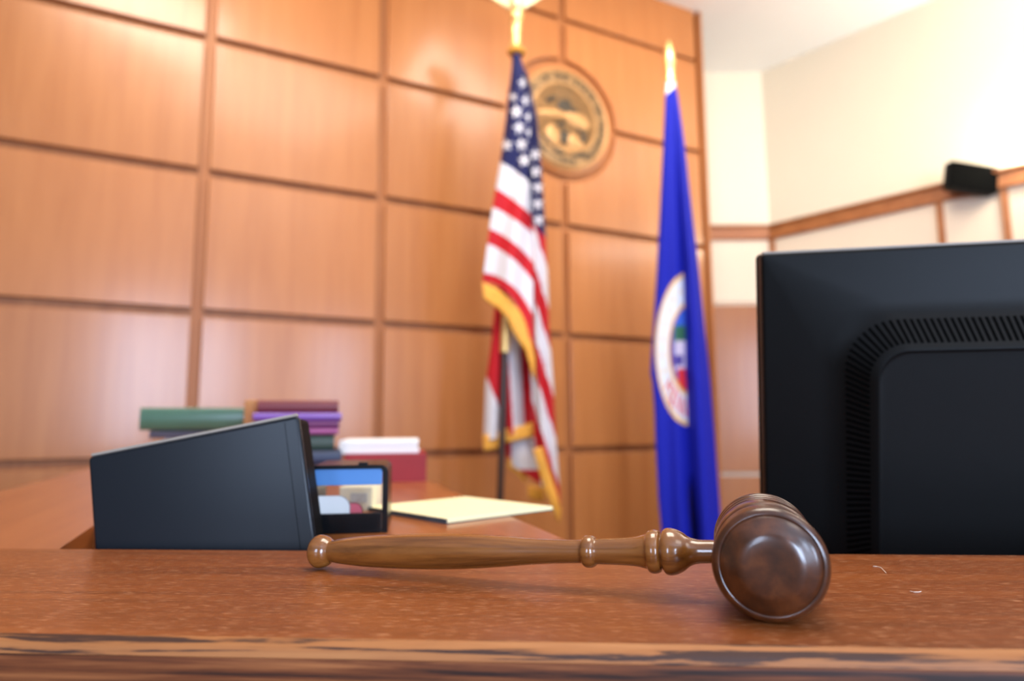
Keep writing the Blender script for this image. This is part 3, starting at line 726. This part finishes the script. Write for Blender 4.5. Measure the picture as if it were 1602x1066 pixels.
bm = bmesh.new(); lathe(bm, [(0, 0.0), (0, .15), (.012, .15), (.02, .135), (.03, .09), (.05, .035), (.09, .022), (.10, .0136), (.10, 0)], Matrix.Translation((pbase.x, pbase.y, 0)), 48)
finish(bm, 'base', M['brass'], us, smooth=True)
A = Sheet()
rows = [(0, (804, 84), (808, 84), (812, 84)), (1.2, (800, 112), (811, 114), (822, 116)), (3, (795, 160), (814, 166), (833, 172)), (5, (789, 208), (813, 220), (834, 236)),
        (7, (783, 253), (810, 270), (835, 292)), (8, (776, 295), (806, 315), (836, 342)), (9, (771, 324), (803, 342), (836, 368)), (10, (766, 358), (801, 378), (835, 412)), (11, (763, 381), (800, 403), (834, 440)),
        (12, (757, 427), (800, 446), (834, 492)), (13, (755, 442), (802, 470), (836, 560))]
X, Yp, V, U = grid3(rows, 150, 520)
D = YU - 0.055 - 0.045 * np.sin(np.pi * np.clip(U, 0, 1)) * np.clip(V / 4, 0.1, 1) + 0.016 * np.sin(U * 11 + V * 0.5) * np.clip(V / 5, 0, 1)
C = np.where((np.floor(V) % 2 == 1)[..., None], WHI, RED); C = np.where((V < 7)[..., None], BLU, C)
for sx_, sy_, r_ in ((819, 130, 11), (824, 157, 11), (808, 175, 12), (812, 200, 12), (816, 226, 12), (820, 251, 12), (793, 227, 11), (803, 152, 8), (828, 183, 9), (829, 207, 9)):
    C = np.where((star(X, Yp, sx_, sy_, r_, 0.15, 0.9) & (V < 7))[..., None], WHI, C)
A.add(at_np(X, Yp, D), C)
# right fold
rows = [(112, (818, 112), (822, 112), (824, 112)), (180, (822, 180), (832, 182), (840, 184)), (280, (826, 280), (838, 282), (848, 284)), (370, (829, 370), (841, 372), (854, 374)), (450, (830, 450), (844, 450), (857, 450)), (520, (830, 520), (845, 520), (859, 520)),
        (600, (832, 600), (849, 600), (865, 600)), (680, (836, 685), (854, 682), (869, 680)), (740, (849, 745), (862, 742), (873, 740)), (800, (866, 804), (872, 802), (877, 800))]
X, Yp, V, U = grid3(rows, 90, 420)
D = YU - 0.035 - 0.05 * np.sin(np.pi * U) + 0.016 * np.sin(U * 14) + 0.03 * U
ph = (Yp - 3.2 * (X - 845) - 470) / 112; fr = ph - np.floor(ph + 0.5)
C = np.where((np.abs(fr) < 0.24)[..., None], RED, WHI); C = np.where((Yp < 350 + 1.2 * (X - 834))[..., None], BLU, C)
for sx_, sy_ in ((837, 241), (838, 268), (841, 293), (841, 319), (842, 344)):
    C = np.where((star(X, Yp, sx_, sy_, 12, 0.1, 0.85))[..., None], WHI, C)
A.add(at_np(X, Yp, D), C)
# lower folds behind
rows = [(0, (776, 462), (782, 464), (789, 466)), (.4, (768, 545), (777, 545), (788, 545)), (.6, (760, 600), (773, 600), (787, 600)), (1, (757, 690), (770, 688), (783, 684))]
X, Yp, V, U = grid3(rows, 50, 120)
C = np.where(((Yp - 590) > (X - 762) * 2.6)[..., None], WHI, RED); A.add(at_np(X, Yp, YU + 0.045 - 0.035 * np.sin(np.pi * U)), C)
rows = [(0, (784, 470), (806, 470), (830, 500)), (.5, (785, 560), (808, 560), (834, 560)), (1, (788, 688), (812, 676), (838, 668))]
X, Yp, V, U = grid3(rows, 80, 160)
xr = X + (Yp - 560) * -0.06
C = np.where(((xr < 796) | ((xr > 814) & (xr < 829)))[..., None], RED, WHI); A.add(at_np(X, Yp, YU + 0.06 - 0.04 * np.sin(np.pi * U * 2)), C)
rows = [(0, (790, 680), (814, 676), (842, 672)), (.6, (792, 712), (816, 714), (846, 720)), (1, (794, 724), (822, 742), (850, 762))]
X, Yp, V, U = grid3(rows, 60, 80)
C = np.where(((X < 800) | ((Yp > 735) & (X < 846)))[..., None], RED, WHI); A.add(at_np(X, Yp, YU + 0.085 - 0.03 * np.sin(np.pi * U)), C)
# back of the bundle
rows = [(0, (803, 86), (808, 86), (814, 86)), (.3, (792, 250), (815, 250), (846, 250)), (.6, (780, 460), (815, 460), (852, 460)), (1, (780, 640), (815, 640), (864, 650))]
X, Yp, V, U = grid3(rows, 60, 200)
A.add(at_np(X, Yp, YU + 0.05 + 0.06 * np.sin(np.pi * U)), np.where((np.floor(X / 13) % 2 == 1)[..., None] & (Yp > 300)[..., None], WHI, np.where((Yp > 300)[..., None], RED, BLU)))
cl = A.build('cloth', M['cloth'], us)
F = Sheet()
fringe(F, [(755, 442), (778, 453), (800, 468), (816, 492), (828, 520), (836, 556)], [(757, 468), (777, 481), (793, 496), (806, 527), (822, 548), (836, 596)], YU - 0.085, 60, 0.01, 1)
fringe(F, [(757, 680), (770, 680), (783, 676)], [(757, 706), (769, 704), (782, 700)], YU + 0.02, 24, 0.006, 2)
fringe(F, [(790, 672), (812, 668), (835, 660)], [(790, 693), (812, 689), (836, 683)], YU + 0.03, 36, 0.006, 3)
fringe(F, [(848, 700), (860, 738), (871, 772), (877, 796)], [(834, 704), (846, 748), (862, 790), (874, 818)], YU - 0.105, 60, 0.006, 4)
fringe(F, [(796, 716), (808, 722), (824, 740)], [(795, 732), (808, 740), (822, 756)], YU + 0.07, 26, 0.004, 5)
fringe(F, [(826, 758), (838, 762), (850, 764)], [(826, 778), (838, 784), (852, 784)], YU + 0.06, 24, 0.004, 6)
fo = F.build('fringe', M['gold'], cl, 0.004)
fo.matrix_parent_inverse = world_of(cl).inverted(); tag(fo, 'gold fringe along the hems')
# eagle finial: stem, ball, body, wings, head, tail
fs = at(807, 30, YU)
bm = bmesh.new(); L_ = (fs - ptop).length
lathe(bm, [(0, 0.0), (0, .017), (.008, .024), (.016, .02), (.022, .022), (.03, .0205), (L_ * .62, .021), (L_ * .8, .024), (L_ * .9, .020), (L_, .028), (L_ + .03, .030), (L_ + .055, .018), (L_ + .06, 0)], frame(ptop, pdir), 28)
fin = finish(bm, 'finial', M['brass'], us, smooth=True)
def blob(bm, c, s, m=None, n=20):
    r = bmesh.ops.create_uvsphere(bm, u_segments=n, v_segments=n // 2, radius=1.0)
    T_ = Matrix.Translation(c) @ (m if m is not None else Matrix.Identity(4)) @ Matrix.Diagonal((s[0], s[1], s[2], 1))
    bmesh.ops.transform(bm, matrix=T_, verts=r['verts'])
bm = bmesh.new(); ec = at(808, -2, YU)
blob(bm, ec, (.030, .03, .062)); blob(bm, ec + Vector((.005, -.02, .085)), (.02, .024, .022))
lathe(bm, [(0, .008), (.02, 0.0)], frame(ec + Vector((.005, -.04, .083)), (0, -1, -.3)), 10)
blob(bm, ec + Vector((0, .03, -.055)), (.025, .02, .03))
for sg in (-1, 1):
    for k in range(7):                                   # wing feathers
        a0 = R(34 + 8 * k); ln_ = .15 - .004 * k
        d_ = Vector((sg * math.cos(a0), 0.12, math.sin(a0)))
        blob(bm, ec + Vector((sg * .008, .01, -.040 + .006 * k)) + d_ * ln_ * .5, (ln_ * .55, .009, .016), Matrix.Rotation(-a0 if sg > 0 else a0 + math.pi, 4, 'Y'), 12)
eg = finish(bm, 'eagle', M['eagle'], fin, smooth=True); tag(eg, 'gilded eagle with raised wings')
bm = bmesh.new()
for k in range(3):
    ring = bmesh.ops.create_circle
c_ = at(808, 80, YU)
lathe(bm, [(0.0, .014), (.002, .036), (.012, .044), (.022, .036), (.03, .022), (.04, .016)], frame(c_ - pdir * 0.018, pdir), 24)
tag(finish(bm, 'cord_knot', M['gold'], us, smooth=True), 'gold cord knot at the top of the cloth')

# --- the blue flag
YM = 3.06
mn = standing_flag('standing_flag', 'royal blue flag with round white emblem on a pole, right of the striped flag', YM, (1048, 135), (1085, 900))
mt = at(1048, 132, YM); mb_ = at(1072, 700, YM); md = (mt - mb_).normalized(); mbase = mb_ - md * ((mb_.z - 0.03) / md.z)
mn.location = (mbase.x, mbase.y, 0)
bm = bmesh.new(); tube(bm, mbase, mt, 0.0135); finish(bm, 'pole', M['pole'], mn, smooth=True)
bm = bmesh.new(); lathe(bm, [(0, 0.0), (0, .15), (.012, .15), (.02, .135), (.03, .09), (.05, .035), (.09, .022), (.10, .0136), (.10, 0)], Matrix.Translation((mbase.x, mbase.y, 0)), 48)
finish(bm, 'base', M['brass'], mn, smooth=True)
f1 = at(1046, 62, YM); L_ = (f1 - mt).length
bm = bmesh.new(); lathe(bm, [(0, 0), (0, .018), (.01, .026), (.03, .024), (.05, .02), (L_ * .42, .022), (L_ * .5, .027), (L_ * .7, .022), (L_ * .9, .009), (L_, 0.001)], frame(mt, f1 - mt), 24)
finish(bm, 'finial', M['brass'], mn, smooth=True)
B = Sheet()
L_c = [(128, 1043, 128), (150, 1041, 150), (220, 1038, 220), (320, 1033, 320), (420, 1028, 420), (520, 1022, 520), (560, 1019, 560), (585, 1018, 585), (600, 1021, 600), (640, 1024, 640), (700, 1026, 700), (780, 1030, 780), (840, 1036, 845), (960, 1046, 965)]
R_c = [(128, 1055, 128), (150, 1060, 150), (220, 1070, 220), (320, 1081, 320), (420, 1093, 420), (520, 1103, 520), (600, 1111, 600), (700, 1119, 700), (780, 1125, 780), (840, 1129, 845), (960, 1134, 965)]
FLD = [(128, .5), (300, .58), (420, .62), (520, .62), (660, .56), (780, .56), (960, .55)]
nv, nu = 560, 170
v = np.linspace(128, 960, nv); u = np.linspace(0, 1, nu)
lx, ly = curve(L_c, v); rx, ry = curve(R_c, v); fd = np.interp(v, [f[0] for f in FLD], [f[1] for f in FLD])[:, None]
U = u[None, :]; X = lx[:, None] + (rx - lx)[:, None] * U; Yp = ly[:, None] + (ry - ly)[:, None] * U
amp = np.interp(v, [128, 200, 400, 700, 960], [.008, .02, .04, .055, .07])[:, None]
t1_ = np.clip(U / fd, 0, 1); t2_ = np.clip((U - fd) / (1 - fd), 0, 1)
fold = np.where(U < fd, -np.sin(np.pi * t1_) ** .8 * .55, -np.sin(np.pi * t2_) ** .8 * 1.0) * amp + 0.20 * amp * np.cos(U * 17 + 0.004 * v[:, None])
deep = np.exp(-((U - 0.56) / 0.05) ** 2) * np.clip((v[:, None] - 740) / 80, 0, 1) * 0.09
fold = fold + deep
NB = np.array(lin(14, 24, 150))
C = np.broadcast_to(NB, X.shape + (3,)).copy()
ex, ey = (X - 1079) / 54, (Yp - 546) / 121
rho = np.hypot(ex, ey); left = (U < fd)
def put(mask, rgb):
    global C
    C = np.where((mask & left)[..., None], np.array(lin(*rgb)), C)
put(rho < 1.0, (222, 172, 78)); put(rho < .945, (206, 208, 216)); put(rho < .625, (226, 186, 140)); put(rho < .575, (84, 80, 150))
inn = rho < .56
put(inn & (ey < -.25), (54, 92, 190)); put(inn & (ey > -.30) & (ey < -.06) & (ex > -.45), (52, 98, 76)); put(inn & (ey > -.1) & (ey < .28) & (ex > -.42), (206, 190, 208))
put(inn & (ey > .08) & (ey < .22) & (ex < -.2), (80, 66, 140)); put(inn & (ey > .26) & (ex > -.35), (204, 44, 52)); put(inn & (ey < -.34) & (ex > -.15), (150, 40, 70))
put((rho < .59) & (rho > .555), (196, 140, 70))
for k in range(10):                                        # small gold stars round the upper ring
    a_ = R(96 + k * 15.0); put(star(ex, ey, .79 * math.cos(a_), -.79 * math.sin(a_), .05), (218, 176, 96))
GL = {'M': ('10001', '11011', '10101', '10101', '10001', '10001', '10001'), 'I': ('111', '010', '010', '010', '010', '010', '111'), 'N': ('10001', '11001', '11001', '10101', '10011', '10011', '10001'),
      'E': ('1111', '1000', '1000', '1110', '1000', '1000', '1111'), 'S': ('0111', '1000', '1000', '0110', '0001', '0001', '1110'), 'O': ('01110', '10001', '10001', '10001', '10001', '10001', '01110'),
      'T': ('11111', '00100', '00100', '00100', '00100', '00100', '00100'), 'A': ('00100', '01010', '01010', '10001', '11111', '10001', '10001')}
ang = np.degrees(np.arctan2(ey, ex))                        # 90 = straight down
for k, ch in enumerate('MINNESOTA'):
    a_ = 90 + 50 - k * 12.5; g = GL[ch]; wg = len(g[0])
    tx = (a_ - ang) / 10.5 + .5; ty = 1 - (rho - .655) / .25       # reads along the bottom of the ring, tops towards the centre
    ci = np.floor(tx * wg).astype(int); ri = np.floor((1 - ty) * 7).astype(int)
    ok = (ci >= 0) & (ci < wg) & (ri >= 0) & (ri < 7); arr = np.array([[int(q) for q in r_] for r_ in g])
    put(ok & (arr[np.clip(ri, 0, 6), np.clip(ci, 0, wg - 1)] == 1), (206, 40, 50))
C = np.where((Yp < 149 - (X - 1041) * 0.9)[..., None], np.array(lin(226, 222, 226)), C)
B.add(at_np(X, Yp, YM - 0.02 + fold), C)
B.add(at_np(X[:, ::4], Yp[:, ::4], YM + 0.03 + 1.2 * amp * np.sin(np.pi * U[:, ::4]) + 0 * X[:, ::4]), NB)
B.build('cloth', M['cloth'], mn)

# ================================================================== WALL SEAL
sc_ = WM @ Vector((sx, 0, sz))
SLM = Matrix((WD, Vector((0, 0, 1)), WN)).transposed().to_4x4(); SLM.translation = sc_        # local x along the wall, y up, z out of the wall
seal = empty('wall_seal', sc_, 'round bronze seal with raised lettering mounted on the wood panelled wall', 'seal')
def sl_part(name, bm, mat, **k):
    o = finish(bm, name, mat, seal, **k); o.matrix_basis = SLM; return o
bm = bmesh.new(); lathe(bm, [(0, 0), (0.0, SR * .99), (.008, SR * .99), (.012, SR * .96), (.012, SR * .0)], Matrix.Identity(4), 72)
sl_part('disc', bm, M['bronze'], smooth=True, angle=30)
bm = bmesh.new(); lathe(bm, [(.008, SR * .95), (.016, SR * .955), (.019, SR * .975), (.016, SR), (.0, SR)], Matrix.Identity(4), 72)
sl_part('rim', bm, M['bronze_lt'], smooth=True)
bm = bmesh.new(); lathe(bm, [(.012, SR * .70), (.015, SR * .705), (.016, SR * .72), (.015, SR * .735), (.012, SR * .74)], Matrix.Identity(4), 72)
sl_part('inner_ring', bm, M['bronze_lt'], smooth=True)
def text_mesh(s, size):
    cu = bpy.data.curves.new('t', 'FONT'); cu.body = s; cu.size = size; cu.extrude = 0.002; cu.align_x = 'CENTER'; cu.resolution_u = 3
    ob = bpy.data.objects.new('t', cu); COL.objects.link(ob)
    dg = bpy.context.evaluated_depsgraph_get(); me = bpy.data.meshes.new_from_object(ob.evaluated_get(dg))
    bpy.data.objects.remove(ob); bpy.data.curves.remove(cu); return me
msg = 'THE GREAT SEAL OF THE STATE OF MINNESOTA'
def letter(ch, size, T_):
    me = text_mesh(ch, size); me.transform(T_); bm = bmesh.new(); bm.from_mesh(me); bpy.data.meshes.remove(me)
    sl_part('letter', bm, M['bronze_dk'])
for k, ch in enumerate(msg):
    if ch == ' ': continue
    a_ = R(90 + 146 - k * 292 / (len(msg) - 1))
    letter(ch, SR * 0.21, Matrix.Translation((SR * .775 * math.cos(a_), SR * .775 * math.sin(a_), .013)) @ Matrix.Rotation(a_ - math.pi / 2, 4, 'Z'))
for k, ch in enumerate('1858'):
    letter(ch, SR * 0.19, Matrix.Translation(((k - 1.5) * SR * 0.12, -SR * .905, .013)))
# relief picture
bm = bmesh.new()
for (x, y, w_, h_, r_) in ((-.30, .05, .30, .10, 10), (.28, .02, .30, .16, -12), (.36, .0, .16, .13, 0), (.18, -.42, .15, .16, 25), (.30, -.48, .14, .10, -20), (-.28, -.38, .16, .22, 15), (-.05, .02, .5, .05, 0), (.05, -.62, .32, .06, 0)):
    blob(bm, (x * SR, y * SR, .012), (w_ * SR, h_ * SR, .012), Matrix.Rotation(R(r_), 4, 'Z'))
tag(sl_part('relief', bm, M['bronze_lt'], smooth=True), 'paler raised relief figures')
bm = bmesh.new()
for (x, y, w_, h_, r_) in ((0.02, .22, .20, .10, 0), (.14, .19, .16, .08, 0), (-.05, .29, .09, .10, 0), (.06, .31, .10, .10, 0), (.38, -.22, .20, .04, -45), (.42, -.32, .05, .16, -20), (-.42, -.50, .16, .05, -35), (-.15, -.66, .16, .07, -15), (.30, -.66, .20, .06, 12), (0, -.38, .16, .13, 20), (-.30, .34, .16, .05, 30), (-.1, -.12, .14, .04, 30), (-.05, -.28, .04, .14, 0)):
    blob(bm, (x * SR, y * SR, .012), (w_ * SR, h_ * SR, .008), Matrix.Rotation(R(r_), 4, 'Z'))
tag(sl_part('dark_relief', bm, M['bronze_dk'], smooth=True), 'darkened relief trees and ground')

# ================================================================== WALL SPEAKER
s_, z_ = on_right(1520, 278)
Ysp = (Vector((cx, FY, 0)) + RD * s_).y - 0.12
p = [at(1490, 252, Ysp), at(1567, 264, Ysp), at(1557, 301, Ysp), at(1481, 292, Ysp)]
xr_ = (p[1] - p[0]); yu_ = (p[0] - p[3]); cs = sum(p, Vector()) / 4
sw, sh = xr_.length, yu_.length; xr_.normalize(); yu_ = (yu_ - xr_ * yu_.dot(xr_)).normalized(); zf = xr_.cross(yu_)
spm = Matrix((xr_, yu_, zf)).transposed().to_4x4(); spm.translation = cs
if zf.y > 0: print('speaker faces away')
spk = empty('wall_speaker', (cs.x, cs.y, zr1), 'small black speaker tilted on a bracket above the rail of the cream side wall', 'speaker')
bm = bmesh.new(); 
rgs = [[(x, y, 0.0) for x, y in rrect(-sw / 2, sw / 2, -sh / 2, sh / 2, 0.012, 5)], [(x, y, -0.05) for x, y in rrect(-sw / 2, sw / 2, -sh / 2, sh / 2, 0.012, 5)], [(x, y, -0.11) for x, y in rrect(-sw * .36, sw * .36, -sh * .36, sh * .36, 0.012, 5)]]
o = finish(loft(rgs), 'body', M['blackmat'], spk, smooth=True, angle=30); o.matrix_basis = spm
bm = bmesh.new(); prism(bm, rrect(-sw / 2 + .006, sw / 2 - .006, -sh / 2 + .006, sh / 2 - .006, 0.010, 5), 0.0, 0.006)
o = finish(bm, 'grille', M['blackslot'], spk, bevel=0.002); o.matrix_basis = spm
bm = bmesh.new()
wp = Vector((cx, FY, 0)) + RD * s_ + RN * 0.042; q0 = spm @ Vector((0, -sh * .3, -0.09)); q1 = Vector((wp.x, wp.y, (zr0 + zr1) / 2 + 0.02))
tube(bm, q0, q1, 0.014); fm_ = frame(q1, -RN)
lathe(bm, [(-0.004, 0), (-0.004, .035), (.002, .035), (.002, 0)], fm_, 24)
finish(bm, 'bracket', M['blackmat'], spk, smooth=True)

# ================================================================== LIGHT
def area(name, loc, target, sx_, sy_, power, col):
    l = bpy.data.lights.new(name, 'AREA'); l.shape = 'RECTANGLE'; l.size = sx_; l.size_y = sy_; l.energy = power; l.color = col
    o = bpy.data.objects.new(name, l); COL.objects.link(o); o.location = loc
    d = Vector(target) - Vector(loc); o.rotation_euler = d.to_track_quat('-Z', 'Y').to_euler(); return o
WARM = (1.0, 0.90, 0.76); COOL = (0.58, 0.73, 1.0)
def aim(name, loc, target, sx_, sy_, power, spread, col):
    o = area(name, loc, target, sx_, sy_, power, col); o.data.spread = R(spread); return o
area('ceiling_lamp', (0.4, 0.9, CEIL - 0.02), (0.4, 0.9, 0), 1.2, 1.2, 46, WARM)
aim('ceiling_lamp', (0.9, 2.3, CEIL - 0.05), (1.0, 3.75, 2.1), 1.0, 0.6, 31, 120, WARM)
aim('ceiling_lamp', (-0.9, 1.5, CEIL - 0.05), (-0.7, 2.95, 1.9), 1.0, 0.6, 31, 120, WARM)
area('ceiling_lamp', (1.9, -1.0, CEIL - 0.02), (1.9, -1.0, 0), 1.2, 1.2, 15, WARM)
# unseen fill light added to brighten the ceiling and cream walls
area('ceiling_fill', (3.3, 2.5, 2.65), (2.9, 2.9, 4), 1.2, 0.6, 55, (1.0, 0.95, 0.88))
# tall windows behind the camera
area('window_light', (1.62, -3.4, 1.65), (1.0, 2.5, 1.65), 0.80, 1.7, 130, COOL)
area('window_light', (2.55, -3.4, 1.65), (1.4, 2.5, 1.65), 0.50, 1.7, 85, COOL)
area('window_light', (4.5, -3.2, 1.65), (1.4, 3.2, 1.65), 0.7, 1.7, 90, COOL)
area('window_light', (-1.55, -3.4, 1.95), (-0.4, 2.5, 1.65), 0.7, 1.5, 50, COOL)
# uplighter on the side wall rail, just right of the frame
s_, z_ = on_right(1640, 245)
up_ = Vector((cx, FY, 0)) + RD * s_ + RN * 0.10
l = bpy.data.lights.new('uplighter', 'POINT'); l.energy = 14; l.color = (1.0, 0.93, 0.74); l.shadow_soft_size = 0.05
o = bpy.data.objects.new('uplighter', l); COL.objects.link(o); o.location = (up_.x, up_.y, zr1 + 0.08)
w = bpy.data.worlds.new('world'); SC.world = w; w.use_nodes = True
bg = w.node_tree.nodes['Background']; bg.inputs['Color'].default_value = (1.0, 0.93, 0.84, 1); bg.inputs['Strength'].default_value = 0.22
SC.view_settings.view_transform = 'Standard'; SC.view_settings.look = 'None'; SC.view_settings.exposure = 0.10; SC.view_settings.gamma = 1.0
SC.view_settings.use_curve_mapping = False
